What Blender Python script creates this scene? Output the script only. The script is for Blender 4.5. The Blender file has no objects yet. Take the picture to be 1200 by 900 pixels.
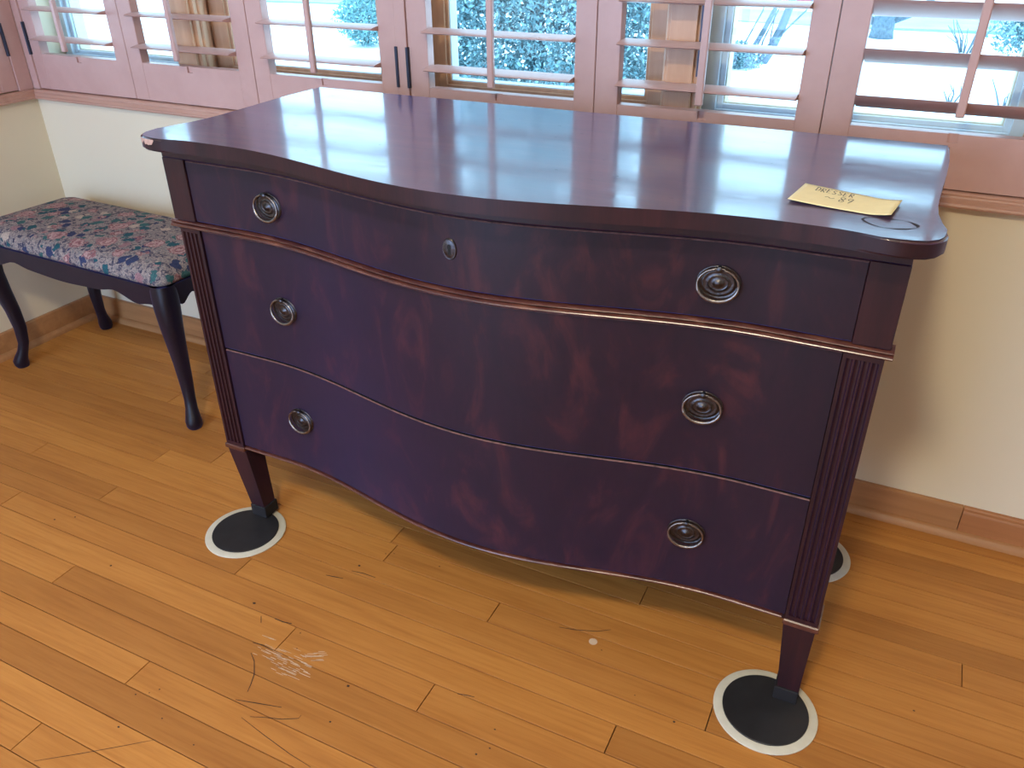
import bpy, bmesh, math, random
import numpy as np
from mathutils import Vector, Matrix
random.seed(7)
rng = np.random.default_rng(7)
PI = math.pi
C = bpy.context.scene.collection
scn = bpy.context.scene

# ------------------------------------------------------------------ camera
cam = bpy.data.objects.new('camera', bpy.data.cameras.new('camera'))
C.objects.link(cam)
R0 = (0.8993518, 0.4371873, -0.0057944)
R1 = (0.2140164, -0.4517391, -0.8660997)
R2 = (-0.3812653, 0.7776883, -0.4998376)
cam.matrix_world = Matrix(((R0[0], -R1[0], -R2[0], 0.597855),
                           (R0[1], -R1[1], -R2[1], -1.721176),
                           (R0[2], -R1[2], -R2[2], 1.219902), (0, 0, 0, 1)))
cam.data.sensor_width = 36
cam.data.lens = 956.06 / 1200 * 36
cam.data.clip_start = 0.05
scn.camera = cam

# ------------------------------------------------------------------ sky, lamps, exposure
w = bpy.data.worlds.new('overcast_sky'); scn.world = w; w.use_nodes = True
bg = w.node_tree.nodes['Background']
bg.inputs[0].default_value = (0.44, 0.74, 1.0, 1)
bg.inputs[1].default_value = 6.0


def area(name, loc, target, size, power, col, sy=None):
    l = bpy.data.lights.new(name, 'AREA'); l.energy = power; l.color = col
    l.shape = 'RECTANGLE' if sy else 'DISK'; l.size = size
    if sy: l.size_y = sy
    o = bpy.data.objects.new(name, l); C.objects.link(o); o.location = loc
    o.rotation_euler = (Vector(target) - Vector(loc)).to_track_quat('-Z', 'Y').to_euler()
    return o


area('ceiling_lamp', (0.40, -2.2, 2.36), (0.40, -2.2, 0), 0.24, 42, (1.0, 0.88, 0.62))
area('ceiling_lamp', (-0.6, -3.0, 2.36), (-0.6, -3.0, 0), 0.35, 9, (1.0, 0.88, 0.72))
# unseen blue fill lamp behind the camera, added to cool the left side
area('added_blue_fill', (-1.05, -4.15, 1.12), (-0.85, 0, 0.9), 1.5, 50, (0.33, 0.42, 1.0), 1.9)
p1 = area('window_portal', (-0.48, 0.30, 1.38), (-0.48, -1, 1.38), 2.8, 1, (1, 1, 1), 1.2); p1.data.cycles.is_portal = True
p2 = area('window_portal', (-2.18, -0.53, 1.38), (0, -0.53, 1.38), 1.0, 1, (1, 1, 1), 1.2); p2.data.cycles.is_portal = True

vs = scn.view_settings
vs.view_transform = 'Standard'; vs.look = 'None'; vs.gamma = 1; vs.use_curve_mapping = False
vs.exposure = 0.0


# ------------------------------------------------------------------ helpers
def put(o, parent=None):
    C.objects.link(o)
    if parent: o.parent = parent
    return o


def mesh(name, verts, faces, mat=None, parent=None, smooth=False, kind=None):
    me = bpy.data.meshes.new(name)
    me.from_pydata([tuple(v) for v in verts], [], faces)
    me.update()
    if mat: me.materials.append(mat)
    if smooth:
        me.polygons.foreach_set('use_smooth', [True] * len(me.polygons))
    o = bpy.data.objects.new(name, me); put(o, parent)
    if kind: o['kind'] = kind
    return o


def from_bm(name, bm, mat=None, parent=None, smooth=False, kind=None, angle=None):
    bmesh.ops.recalc_face_normals(bm, faces=bm.faces)
    me = bpy.data.meshes.new(name); bm.to_mesh(me); bm.free()
    if mat: me.materials.append(mat)
    if smooth:
        me.polygons.foreach_set('use_smooth', [len(p.vertices) <= 4 for p in me.polygons])
        if angle: me.set_sharp_from_angle(angle=angle)
    o = bpy.data.objects.new(name, me); put(o, parent)
    if kind: o['kind'] = kind
    return o


def bx(bm, x0, x1, y0, y1, z0, z1, bevel=0):
    vs_ = [bm.verts.new(p) for p in ((x0, y0, z0), (x1, y0, z0), (x1, y1, z0), (x0, y1, z0),
                                     (x0, y0, z1), (x1, y0, z1), (x1, y1, z1), (x0, y1, z1))]
    fs = [bm.faces.new([vs_[i] for i in f]) for f in ((3, 2, 1, 0), (4, 5, 6, 7), (0, 1, 5, 4), (1, 2, 6, 5), (2, 3, 7, 6), (3, 0, 4, 7))]
    if bevel:
        es = list({e for f in fs for e in f.edges})
        bmesh.ops.bevel(bm, geom=es, offset=bevel, segments=1, affect='EDGES')


def box(name, x0, x1, y0, y1, z0, z1, mat, parent=None, bevel=0, kind=None):
    bm = bmesh.new(); bx(bm, x0, x1, y0, y1, z0, z1, bevel)
    return from_bm(name, bm, mat, parent, kind=kind)


def loft(bm, sections, caps=True, closed=True):
    rows = [[bm.verts.new(p) for p in s] for s in sections]
    n = len(rows[0])
    for a, b in zip(rows[:-1], rows[1:]):
        for i in range(n if closed else n - 1):
            j = (i + 1) % n
            bm.faces.new((a[i], a[j], b[j], b[i]))
    if caps and closed:
        bm.faces.new(rows[0]); bm.faces.new(rows[-1][::-1])
    return rows


def lofted(name, sections, mat, parent=None, smooth=True, angle=0.6, caps=True, kind=None):
    bm = bmesh.new(); loft(bm, sections, caps)
    return from_bm(name, bm, mat, parent, smooth, kind, angle)


def prism(bm, poly, z0, z1):
    a = [bm.verts.new((x, y, z0)) for x, y in poly]; b = [bm.verts.new((x, y, z1)) for x, y in poly]
    n = len(poly)
    for i in range(n):
        bm.faces.new((a[i], a[(i + 1) % n], b[(i + 1) % n], b[i]))
    bm.faces.new(a[::-1]); return bm.faces.new(b)


def tube(bm, pts, radii, n=8, caps=True):
    secs = []
    pts = [Vector(p) for p in pts]
    a = None
    for i, p in enumerate(pts):
        t = (pts[min(i + 1, len(pts) - 1)] - pts[max(i - 1, 0)]).normalized()
        if a is None:
            a = t.cross(Vector((0, 0, 1)) if abs(t.z) < .8 else Vector((1, 0, 0)))
        a = (a - t * a.dot(t)).normalized(); b = t.cross(a)
        r = radii[i] if hasattr(radii, '__len__') else radii
        secs.append([p + (a * math.cos(k * 2 * PI / n) + b * math.sin(k * 2 * PI / n)) * r for k in range(n)])
    loft(bm, secs, caps)


def thing(name, label, cat, loc=(0, 0, 0), rz=0, group=None):
    o = bpy.data.objects.new(name, None); put(o)
    o.empty_display_size = 0.1
    o.location = loc; o.rotation_euler = (0, 0, rz)
    o['label'] = label; o['category'] = cat
    if group: o['group'] = group
    return o


def tag(o, label, cat, group=None):
    o['label'] = label; o['category'] = cat
    if group: o['group'] = group
    return o


def structure(name):
    o = bpy.data.objects.new(name, None); put(o); o['kind'] = 'structure'; return o


# ------------------------------------------------------------------ materials
class N:
    def __init__(s, name):
        s.m = bpy.data.materials.new(name); s.m.use_nodes = True
        s.t = s.m.node_tree; s.b = s.t.nodes['Principled BSDF']

    def n(s, typ, **kw):
        nd = s.t.nodes.new(typ)
        for k, v in kw.items():
            if k in nd.bl_rna.properties.keys(): setattr(nd, k, v)
            else: nd.inputs[k.replace('_', ' ')].default_value = v
        return nd

    def l(s, a, b): s.t.links.new(a, b)

    def ramp(s, fac, stops, interp='LINEAR'):
        r = s.t.nodes.new('ShaderNodeValToRGB'); r.color_ramp.interpolation = interp
        e = r.color_ramp.elements
        while len(e) < len(stops): e.new(0.5)
        for i, (p, c) in enumerate(stops):
            e[i].position = p; e[i].color = (c[0], c[1], c[2], 1)
        s.l(fac, r.inputs[0]); return r.outputs[0]

    def mapping(s, scale, coord='Object', loc=(0, 0, 0)):
        tc = s.t.nodes.new('ShaderNodeTexCoord'); mp = s.t.nodes.new('ShaderNodeMapping')
        mp.inputs['Scale'].default_value = scale; mp.inputs['Location'].default_value = loc
        s.l(tc.outputs[coord], mp.inputs[0]); return mp.outputs[0]

    def noise(s, vec, scale, detail=4, rough=0.55, dist=0):
        nd = s.n('ShaderNodeTexNoise'); nd.inputs['Scale'].default_value = scale
        nd.inputs['Detail'].default_value = detail; nd.inputs['Roughness'].default_value = rough
        nd.inputs['Distortion'].default_value = dist
        s.l(vec, nd.inputs['Vector']); return nd.outputs[0]

    def mix(s, fac, a, b, mode='MIX'):
        m = s.t.nodes.new('ShaderNodeMix'); m.data_type = 'RGBA'; m.blend_type = mode
        for sock, v in ((m.inputs[0], fac), (m.inputs[6], a), (m.inputs[7], b)):
            if hasattr(v, 'links'): s.l(v, sock)
            elif isinstance(v, (int, float)): sock.default_value = v
            else: sock.default_value = (v[0], v[1], v[2], 1)
        return m.outputs[2]

    def math(s, op, a, b=0.0):
        m = s.t.nodes.new('ShaderNodeMath'); m.operation = op
        for sock, v in ((m.inputs[0], a), (m.inputs[1], b)):
            if hasattr(v, 'links'): s.l(v, sock)
            else: sock.default_value = v
        return m.outputs[0]

    def col(s, v):
        if hasattr(v, 'links'): s.l(v, s.b.inputs['Base Color'])
        else: s.b.inputs['Base Color'].default_value = (v[0], v[1], v[2], 1)

    def set(s, **kw):
        for k, v in kw.items():
            sock = s.b.inputs[k.replace('_', ' ')]
            if hasattr(v, 'links'): s.l(v, sock)
            else: sock.default_value = v

    def bump(s, h, strength=0.2, dist=0.01):
        b = s.t.nodes.new('ShaderNodeBump'); b.inputs['Strength'].default_value = strength
        b.inputs['Distance'].default_value = dist
        s.l(h, b.inputs['Height']); s.l(b.outputs[0], s.b.inputs['Normal'])


def plain(name, col, rough=0.5, metal=0, bumpscale=0, bumpstr=0.1, var=0.0):
    m = N(name); m.set(Roughness=rough, Metallic=metal)
    v = m.mapping((1, 1, 1)); f = m.noise(v, bumpscale or 30, 3)
    if var:
        m.col(m.ramp(f, [(0.3, [c * (1 - var) for c in col]), (0.7, [min(1, c * (1 + var)) for c in col])]))
    else:
        m.col(col)
    if bumpscale: m.bump(f, bumpstr, 0.002)
    return m.m


def make_floor_mat():
    m = N('oak_strip_floor')
    oi = m.n('ShaderNodeObjectInfo'); ge = m.n('ShaderNodeNewGeometry')
    rnd = m.math('FRACT', m.math('ADD', oi.outputs['Random'], m.math('MULTIPLY', ge.outputs['Random Per Island'], 7.31)))
    cmb = m.n('ShaderNodeCombineXYZ'); m.l(m.math('MULTIPLY', rnd, 40.0), cmb.inputs[0]); m.l(m.math('MULTIPLY', rnd, 17.0), cmb.inputs[1])
    add = m.n('ShaderNodeVectorMath', operation='ADD'); m.l(ge.outputs['Position'], add.inputs[0]); m.l(cmb.outputs[0], add.inputs[1])
    mp = m.n('ShaderNodeMapping'); mp.inputs['Scale'].default_value = (2.0, 26, 26); m.l(add.outputs[0], mp.inputs[0])
    g1 = m.noise(mp.outputs[0], 1.6, 6, 0.6, 0.6)
    mp2 = m.n('ShaderNodeMapping'); mp2.inputs['Scale'].default_value = (6, 160, 160); m.l(add.outputs[0], mp2.inputs[0])
    g2 = m.noise(mp2.outputs[0], 1.0, 3, 0.6)
    c = m.ramp(g1, [(0.25, (0.40, 0.152, 0.032)), (0.5, (0.475, 0.192, 0.041)), (0.75, (0.53, 0.226, 0.052))])
    c = m.mix(m.ramp(g2, [(0.3, (1, 1, 1)), (0.55, (0, 0, 0))]), c, m.mix(1.0, c, (0.88, 0.83, 0.76), 'MULTIPLY'))
    tone = m.ramp(rnd, [(0.0, (0.80, 0.77, 0.74)), (0.35, (0.96, 0.95, 0.94)), (0.7, (1.05, 1.05, 1.02)), (1.0, (1.16, 1.20, 1.20))])
    c = m.mix(1.0, c, tone, 'MULTIPLY')
    # worn patches: dulled pale finish
    wv = m.n('ShaderNodeMapping'); wv.inputs['Scale'].default_value = (2.2, 4, 4); m.l(ge.outputs['Position'], wv.inputs[0])
    wn = m.noise(wv.outputs[0], 1.5, 5, 0.7)
    m.col(c)
    m.set(Roughness=m.ramp(wn, [(0.3, (0.42,) * 3), (0.7, (0.6,) * 3)]), Specular_IOR_Level=0.35)
    m.bump(g2, 0.06, 0.002)
    return m.m


def make_mahogany(name, stretch, dark, mid, light, scale=3.0, rough=0.32, coat=0.6, coat_rough=0.2, coat_ior=1.5, dist=1.2, worn=False, glare_sheen=0.0, spec=0.5):
    m = N(name)
    v = m.mapping(stretch)
    g = m.noise(v, scale, 6, 0.62, dist)
    v2 = m.mapping((stretch[0] * 12, stretch[1] * 12, stretch[2] * 12))
    f = m.noise(v2, scale, 3, 0.6)
    c = m.ramp(g, [(0.3, dark), (0.52, mid), (0.72, light)])
    c = m.mix(m.ramp(f, [(0.35, (0.5,) * 3), (0.6, (0, 0, 0))]), c, m.mix(1.0, c, (0.6, 0.55, 0.55), 'MULTIPLY'))
    m.col(c)
    m.set(Roughness=rough, Coat_Weight=coat, Coat_IOR=coat_ior, Specular_IOR_Level=spec, Sheen_Weight=glare_sheen, Sheen_Roughness=0.45)
    m.b.inputs['Sheen Tint'].default_value = (0.20, 0.25, 1.0, 1)  # blue tint puts the lens glare of the windows into the wood sheen
    if worn:
        ws = m.noise(m.mapping((2.5, 9, 9)), 6, 8, 0.75)
        m.set(Coat_Roughness=m.ramp(ws, [(0.35, (coat_rough * 0.55,) * 3), (0.62, (coat_rough * 1.2,) * 3), (0.75, (coat_rough * 2.2,) * 3)]))
    else:
        m.set(Coat_Roughness=coat_rough)
    m.bump(f, 0.03, 0.001)
    return m.m


def make_trimwood(name, a, b, stretch=(3, 3, 30)):
    m = N(name); g = m.noise(m.mapping(stretch), 1.5, 5, 0.6, 0.4)
    m.col(m.ramp(g, [(0.3, a), (0.7, b)])); m.set(Roughness=0.42)
    return m.m


def make_tapestry():
    m = N('rose_tapestry')
    v0 = m.mapping((1, 1, 1))
    nz = m.n('ShaderNodeTexNoise'); nz.inputs['Scale'].default_value = 42; nz.inputs['Detail'].default_value = 4
    m.l(v0, nz.inputs['Vector'])
    sub = m.n('ShaderNodeVectorMath', operation='SCALE'); m.l(nz.outputs['Color'], sub.inputs[0]); sub.inputs['Scale'].default_value = 0.034
    ad = m.n('ShaderNodeVectorMath', operation='ADD'); m.l(v0, ad.inputs[0]); m.l(sub.outputs[0], ad.inputs[1])
    v = ad.outputs[0]

    def vor(scale, out, rnd=1.0, vec=None):
        q = m.n('ShaderNodeTexVoronoi'); q.inputs['Scale'].default_value = scale; q.inputs['Randomness'].default_value = rnd
        m.l(vec or v, q.inputs['Vector']); return q.outputs[out]
    base = m.ramp(m.noise(v, 75, 5, 0.7), [(0.38, (0.05, 0.06, 0.10)), (0.47, (0.20, 0.19, 0.19)), (0.53, (0.50, 0.43, 0.34)), (0.60, (0.16, 0.20, 0.20)), (0.70, (0.42, 0.34, 0.31))])
    # leaves in teal, navy and cream
    lf = vor(30, 'Distance'); lc = vor(30, 'Color')
    sep = m.n('ShaderNodeSeparateColor'); m.l(lc, sep.inputs[0])
    leafcol = m.ramp(sep.outputs[0], [(0.0, (0.03, 0.12, 0.14)), (0.3, (0.06, 0.17, 0.16)), (0.5, (0.05, 0.07, 0.14)), (0.7, (0.55, 0.48, 0.36)), (0.85, (0.36, 0.22, 0.22))], 'CONSTANT')
    lm = m.math('MULTIPLY', m.math('LESS_THAN', lf, 0.45), m.math('GREATER_THAN', sep.outputs[1], 0.25))
    c = m.mix(lm, base, leafcol)
    # roses: ragged rings of pink petals round scattered centres
    rd = vor(12.5, 'Distance', 0.85); rc = vor(12.5, 'Color', 0.85)
    sp2 = m.n('ShaderNodeSeparateColor'); m.l(rc, sp2.inputs[0])
    petal = m.noise(v0, 95, 4, 0.65)
    ring = m.math('FRACT', m.math('ADD', m.math('MULTIPLY', rd, 7.0), m.math('MULTIPLY', petal, 1.8)))
    pink = m.ramp(ring, [(0.0, (0.17, 0.07, 0.08)), (0.25, (0.38, 0.20, 0.19)), (0.6, (0.54, 0.36, 0.32)), (1.0, (0.58, 0.44, 0.37))])
    rm = m.math('MULTIPLY', m.math('LESS_THAN', m.math('ADD', rd, m.math('MULTIPLY', petal, 0.35)), 0.54), m.math('GREATER_THAN', sp2.outputs[0], 0.30))
    c = m.mix(rm, c, pink)
    fine = m.noise(v0, 260, 3, 0.7)
    c = m.mix(1.0, c, m.ramp(fine, [(0.35, (0.62, 0.62, 0.66)), (0.65, (1.1, 1.08, 1.08))]), 'MULTIPLY')
    m.col(m.mix(1.0, c, (0.86, 0.80, 0.86), 'MULTIPLY'))
    m.set(Roughness=0.9, Specular_IOR_Level=0.1)
    m.bump(m.noise(v0, 400, 2), 0.15, 0.001)
    return m.m


def make_glass():
    m = N('window_glass'); t = m.t
    tr = t.nodes.new('ShaderNodeBsdfTransparent'); tr.inputs[0].default_value = (0.97, 0.99, 0.99, 1)
    gl = t.nodes.new('ShaderNodeBsdfGlossy'); gl.inputs['Roughness'].default_value = 0.02
    lw = t.nodes.new('ShaderNodeLayerWeight')
    mx = t.nodes.new('ShaderNodeMixShader')
    m.l(m.math('ADD', m.math('MULTIPLY', m.math('POWER', lw.outputs['Facing'], 5.0), 0.6), 0.03), mx.inputs[0]); m.l(tr.outputs[0], mx.inputs[1]); m.l(gl.outputs[0], mx.inputs[2])
    m.l(mx.outputs[0], t.nodes['Material Output'].inputs[0]); return m.m


def make_leaf(name, cols, rough=0.6):
    m = N(name); ge = m.n('ShaderNodeNewGeometry')
    m.col(m.ramp(ge.outputs['Random Per Island'], [(i / (len(cols) - 1), c) for i, c in enumerate(cols)]))
    m.set(Roughness=rough); return m.m


M = {}
M['floor'] = make_floor_mat()
M['wall'] = plain('cream_wall_paint', (0.76, 0.66, 0.48), 0.85, 0, 120, 0.05)
M['ceiling'] = plain('ceiling_paint', (0.85, 0.84, 0.82), 0.9)
M['far'] = plain('room_wall_paint', (0.62, 0.56, 0.48), 0.9)
M['shutter'] = make_trimwood('shutter_wood', (0.52, 0.315, 0.275), (0.58, 0.36, 0.32), (6, 6, 6))
M['sash'] = make_trimwood('sash_wood', (0.52, 0.28, 0.15), (0.62, 0.36, 0.21), (25, 25, 3))
M['sill'] = make_trimwood('sill_wood', (0.47, 0.26, 0.19), (0.55, 0.32, 0.24), (2, 25, 25))
M['base'] = make_trimwood('baseboard_wood', (0.34, 0.15, 0.055), (0.45, 0.21, 0.08), (2, 25, 25))
M['base2'] = make_trimwood('baseboard_wood_red', (0.34, 0.13, 0.045), (0.42, 0.17, 0.06), (2, 25, 25))
M['alu'] = plain('grey_storm_frame', (0.55, 0.68, 0.76), 0.4)
M['glass'] = make_glass()
M['hinge'] = plain('dark_hinge', (0.045, 0.05, 0.075), 0.45, 0.6)
M['top'] = make_mahogany('polished_mahogany_top', (1.2, 9, 9), (0.032, 0.008, 0.010), (0.055, 0.014, 0.014), (0.09, 0.026, 0.022), 2.2, 0.4, 1.0, 0.13, 1.5, 0.8, worn=True, glare_sheen=0.12)
M['front'] = make_mahogany('flame_mahogany_front', (5, 5, 2.0), (0.009, 0.003, 0.005), (0.015, 0.0035, 0.0060), (0.055, 0.011, 0.010), 1.8, 0.45, 0.10, 0.3, 1.5, 2.2, glare_sheen=0.62, spec=0.28)
M['case'] = make_mahogany('straight_mahogany', (14, 14, 1.2), (0.014, 0.0036, 0.0045), (0.026, 0.0055, 0.006), (0.038, 0.008, 0.008), 1.6, 0.45, 0.12, 0.3, glare_sheen=0.12, spec=0.28)
M['mould'] = make_mahogany('worn_moulding_mahogany', (4, 14, 14), (0.045, 0.012, 0.011), (0.10, 0.03, 0.021), (0.22, 0.085, 0.05), 2.5, 0.3, 0.6, 0.2)
M['edge'] = plain('rubbed_edge_wood', (0.13, 0.055, 0.045), 0.75, 0, 90, 0.1, 0.5)
M['dark'] = plain('dark_inner_wood', (0.012, 0.006, 0.006), 0.8)
M['brass'] = plain('tarnished_brass', (0.075, 0.068, 0.07), 0.36, 1.0, 250, 0.3, 0.25)
M['brassworn'] = plain('rubbed_brass', (0.22, 0.19, 0.17), 0.3, 1.0, 250, 0.3, 0.2)
M['black'] = plain('keyhole_black', (0.004, 0.004, 0.004), 0.8)
M['rubber'] = plain('black_slider_rubber', (0.015, 0.014, 0.015), 0.5, 0, 25, 0.15, 0.25)
M['felt'] = plain('white_slider_base', (0.60, 0.55, 0.43), 0.6, 0, 60, 0.1, 0.05)
M['foot'] = plain('dark_foot_cap', (0.006, 0.004, 0.005), 0.8)
M['paper'] = plain('yellow_paper', (0.88, 0.74, 0.40), 0.85, 0, 60, 0.06, 0.03)
M['ink'] = plain('black_ink', (0.02, 0.02, 0.025), 0.7)
M['chip'] = plain('bare_chipped_wood', (0.52, 0.33, 0.26), 0.8, 0, 200, 0.2, 0.2)
M['benchwood'] = make_mahogany('dark_stained_bench_wood', (6, 6, 3), (0.007, 0.004, 0.007), (0.011, 0.006, 0.009), (0.017, 0.008, 0.011), 2, 0.45, 0.1, 0.3, glare_sheen=0.22, spec=0.25)
M['tap'] = make_tapestry()
M['mark'] = plain('dark_floor_mark', (0.045, 0.02, 0.012), 0.8)
M['scuff'] = plain('pale_scuff', (0.62, 0.44, 0.30), 0.8)
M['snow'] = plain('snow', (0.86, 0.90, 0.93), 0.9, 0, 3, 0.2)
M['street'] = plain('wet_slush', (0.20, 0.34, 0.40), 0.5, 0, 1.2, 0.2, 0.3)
M['juniper'] = make_leaf('frosted_evergreen', [(0.09, 0.19, 0.22), (0.12, 0.25, 0.28), (0.16, 0.30, 0.33), (0.26, 0.40, 0.42)])
M['bush'] = make_leaf('pale_bush_leaves', [(0.14, 0.34, 0.36), (0.22, 0.42, 0.44)])
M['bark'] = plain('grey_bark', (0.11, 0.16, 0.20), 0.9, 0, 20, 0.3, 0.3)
M['redpaint'] = plain('red_car_paint', (0.60, 0.10, 0.14), 0.25)
M['tyre'] = plain('tyre_rubber', (0.02, 0.02, 0.022), 0.8)
M['carglass'] = plain('dark_car_glass', (0.03, 0.04, 0.05), 0.1)
M['chrome'] = plain('wheel_metal', (0.5, 0.5, 0.52), 0.3, 1.0)

# ------------------------------------------------------------------ setting
XL, XR, YF, ZC = -1.875, 2.4, -4.0, 2.4
WB, WT = 0.80, 1.97            # window opening bottom / top
W0, W1 = -1.86, 0.905          # window band along the back wall


def wall(name, boxes, mat):
    bm = bmesh.new()
    for b in boxes: bx(bm, *b)
    o = from_bm(name, bm, mat); o['kind'] = 'structure'; return o


HB, HT = .7615, 2.015          # recess that takes the shutters
wall('wall_back', [(XL - .2, XR + .1, 0, .2, -.05, HB), (XL - .2, XR + .1, 0, .2, HT, ZC),
                   (.925, XR + .1, 0, .2, HB, HT), (XL - .2, W0 - .01, 0, .2, HB, HT),
                   (XL - .2, XR + .1, .0295, .2, HB, WB), (XL - .2, XR + .1, .0295, .2, WT, HT), (W1, .925, .0305, .2, WB, WT), (W0 - .01, W0, .0305, .2, WB, WT)], M['wall'])
LY0, LY1 = -1.02, -0.075
wall('wall_left', [(XL - .2, XL, YF, 0, -.05, HB), (XL - .2, XL, YF, 0, HT, ZC), (XL - .2, XL, YF, -1.055, HB, HT), (XL - .2, XL - .0305, -1.055, 0, HB, WB), (XL - .2, XL - .0305, -1.055, 0, WT, HT),
                   (XL - .2, XL - .0305, -1.055, LY0, WB, WT), (XL - .2, XL - .0305, LY1, 0, WB, WT)], M['wall'])
wall('wall_right', [(XR, XR + .1, YF, 0, -.05, ZC)], M['far'])
wall('wall_front', [(XL - .2, XL, YF - .1, YF, -.05, ZC), (.15, XR + .1, YF - .1, YF, -.05, ZC), (XL, .15, YF - .1, YF, 2.15, ZC), (XL, .15, YF - .1, YF, -.05, .1)], M['far'])  # opening on the left added to let the blue fill in
wall('ceiling', [(XL - .2, XR + .1, YF - .1, .2, ZC, ZC + .1)], M['ceiling'])

# floor: strip planks on a sub floor
floor = structure('floor')
box('subfloor', XL, XR, YF, 0, -.05, -.012, plain('dark_seam_wood', (0.05, 0.02, 0.008), 0.9), floor)
seams = [0.0, -.058, -.117, -.171, -.228, -.286, -.345, -.403, -.4615, -.520, -.5785, -.637, -.695, -.754, -.809, -.870, -.936, -.996, -1.058, -1.117, -1.179, -1.239, -1.300, -1.361, -1.422, -1.483]
known = {7: [.885], 9: [-.996, -.268], 11: [.036], 12: [.489], 13: [-.513], 14: [-1.187, .348], 15: [-.297, .02], 16: [-.844], 18: [-.493], 21: [-.557]}


def plank_bm(bm, x0, x1, y0, y1, g=0.0009, b=0.0003):
    x0 += g; x1 -= g; y0 += g; y1 -= g
    a = [bm.verts.new(p) for p in ((x0, y0, -.012), (x1, y0, -.012), (x1, y1, -.012), (x0, y1, -.012))]
    m_ = [bm.verts.new(p) for p in ((x0, y0, -b), (x1, y0, -b), (x1, y1, -b), (x0, y1, -b))]
    t = [bm.verts.new(p) for p in ((x0 + b, y0 + b, 0), (x1 - b, y0 + b, 0), (x1 - b, y1 - b, 0), (x0 + b, y1 - b, 0))]
    for i in range(4):
        j = (i + 1) % 4
        bm.faces.new((a[i], a[j], m_[j], m_[i])); bm.faces.new((m_[i], m_[j], t[j], t[i]))
    bm.faces.new(t)


rest = bmesh.new()
XV = 1.45
for r in range(len(seams) - 1):
    y1, y0 = seams[r], seams[r + 1]
    joints = sorted(known.get(r, []))
    if not joints:
        # boards whose joints the photograph does not show: joint under the dresser or beyond the frame
        joints = [random.uniform(-.45, .45)] if r <= 10 else [random.uniform(-1.75, -1.35)]
    xs = [XL] + joints
    while xs[1] - XL > 1.7: xs.insert(1, xs[1] - random.uniform(1.1, 1.5))
    while XV - xs[-1] > 2.4: xs.append(xs[-1] + random.uniform(1.7, 2.2))
    xs.append(XV)
    for a, b in zip(xs[:-1], xs[1:]):
        bm = bmesh.new(); plank_bm(bm, a, b, y0, y1)
        from_bm('plank', bm, M['floor'], floor)
    plank_bm(rest, xs[-1], XR, y0, y1)
y = seams[-1]
while y > YF + .07:
    x = XL
    xs = [XL, XL + random.uniform(.3, .9)]
    while xs[-1] < XR - .5: xs.append(xs[-1] + random.uniform(.6, 1.2))
    xs[-1] = XR
    for a, b in zip(xs[:-1], xs[1:]): plank_bm(rest, a, b, y - .0605, y)
    y -= .0605
from_bm('plank_field', rest, M['floor'], floor, kind='stuff')


# marks worn into the floor (flat)
def ribbon(bm, pts, wd, z):
    n = len(pts); L = []; Rr = []
    for i, p in enumerate(pts):
        a = Vector(pts[max(i - 1, 0)]); b = Vector(pts[min(i + 1, n - 1)])
        d = (b - a).normalized(); nn = Vector((-d.y, d.x)); k = wd * (0.35 + 0.65 * math.sin(PI * (i + .5) / n))
        L.append(bm.verts.new((p[0] + nn.x * k, p[1] + nn.y * k, z))); Rr.append(bm.verts.new((p[0] - nn.x * k, p[1] - nn.y * k, z)))
    for i in range(n - 1): bm.faces.new((Rr[i], Rr[i + 1], L[i + 1], L[i]))


def pix(u, v, z=0.0):
    # a point of the floor read from the photograph, as a world position
    d = [R0[i] * (u - 600) / 956.06 + R1[i] * (v - 450) / 956.06 + R2[i] for i in range(3)]
    t = (z - 1.219902) / d[2]
    return (0.597855 + d[0] * t, -1.721176 + d[1] * t)


bm = bmesh.new()
for path, wd in (([(294, 765), (298, 775), (298, 790), (294, 802), (290, 811)], .0009), ([(293, 840), (312, 841), (330, 843), (350, 842), (353, 838)], .0008),
                 ([(283, 841), (310, 862), (340, 884), (364, 899)], .0006), ([(40, 892), (90, 884), (140, 875), (182, 867)], .0006),
                 ([(296, 753), (308, 756), (320, 762)], .0010), ([(276, 820), (300, 824), (330, 829)], .0009),
                 ([(382, 674), (392, 676), (402, 678)], .0012), ([(412, 669), (426, 672), (440, 677)], .0010), ([(322, 725), (332, 729), (342, 731)], .0013),
                 ([(655, 735), (672, 738), (700, 740), (716, 738)], .0009), ([(306, 722), (306, 730)], .0009), ([(536, 813), (548, 815), (556, 817)], .0009)):
    ribbon(bm, [pix(*p) for p in path], wd, .0004)
for u, v, r in ((130, 663, .0022), (298, 707, .0028), (421, 663, .0024), (515, 664, .0014), (408, 804, .0024), (159, 814, .0014), (187, 808, .0014), (139, 852, .0018), (190, 842, .0013),
                (64, 609, .002), (88, 606, .0018), (790, 846, .002), (558, 884, .0018), (574, 877, .0014), (580, 855, .0014), (387, 846, .0018), (1071, 833, .0016), (352, 742, .0012), (227, 873, .0012), (175, 812, .0011), (705, 762, .0012), (462, 649, .0012), (452, 649, .0012), (376, 658, .001), (744, 815, .001), (348, 760, .0011)):
    cx, cy = pix(u, v)
    vs_ = [bm.verts.new((cx + r * (1 + .3 * math.sin(3 * k + u)) * 1.3 * math.cos(k * PI / 4), cy + r * math.sin(k * PI / 4), .0004)) for k in range(8)]
    bm.faces.new(vs_)
from_bm('floor_scratch', bm, M['mark'], floor, kind='stuff')
bm = bmesh.new()
cx, cy = pix(695, 752)
bm.faces.new([bm.verts.new((cx + .0085 * math.cos(k * PI / 6), cy + .0085 * math.sin(k * PI / 6), .0004)) for k in range(12)])
rr = random.Random(3)
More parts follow.
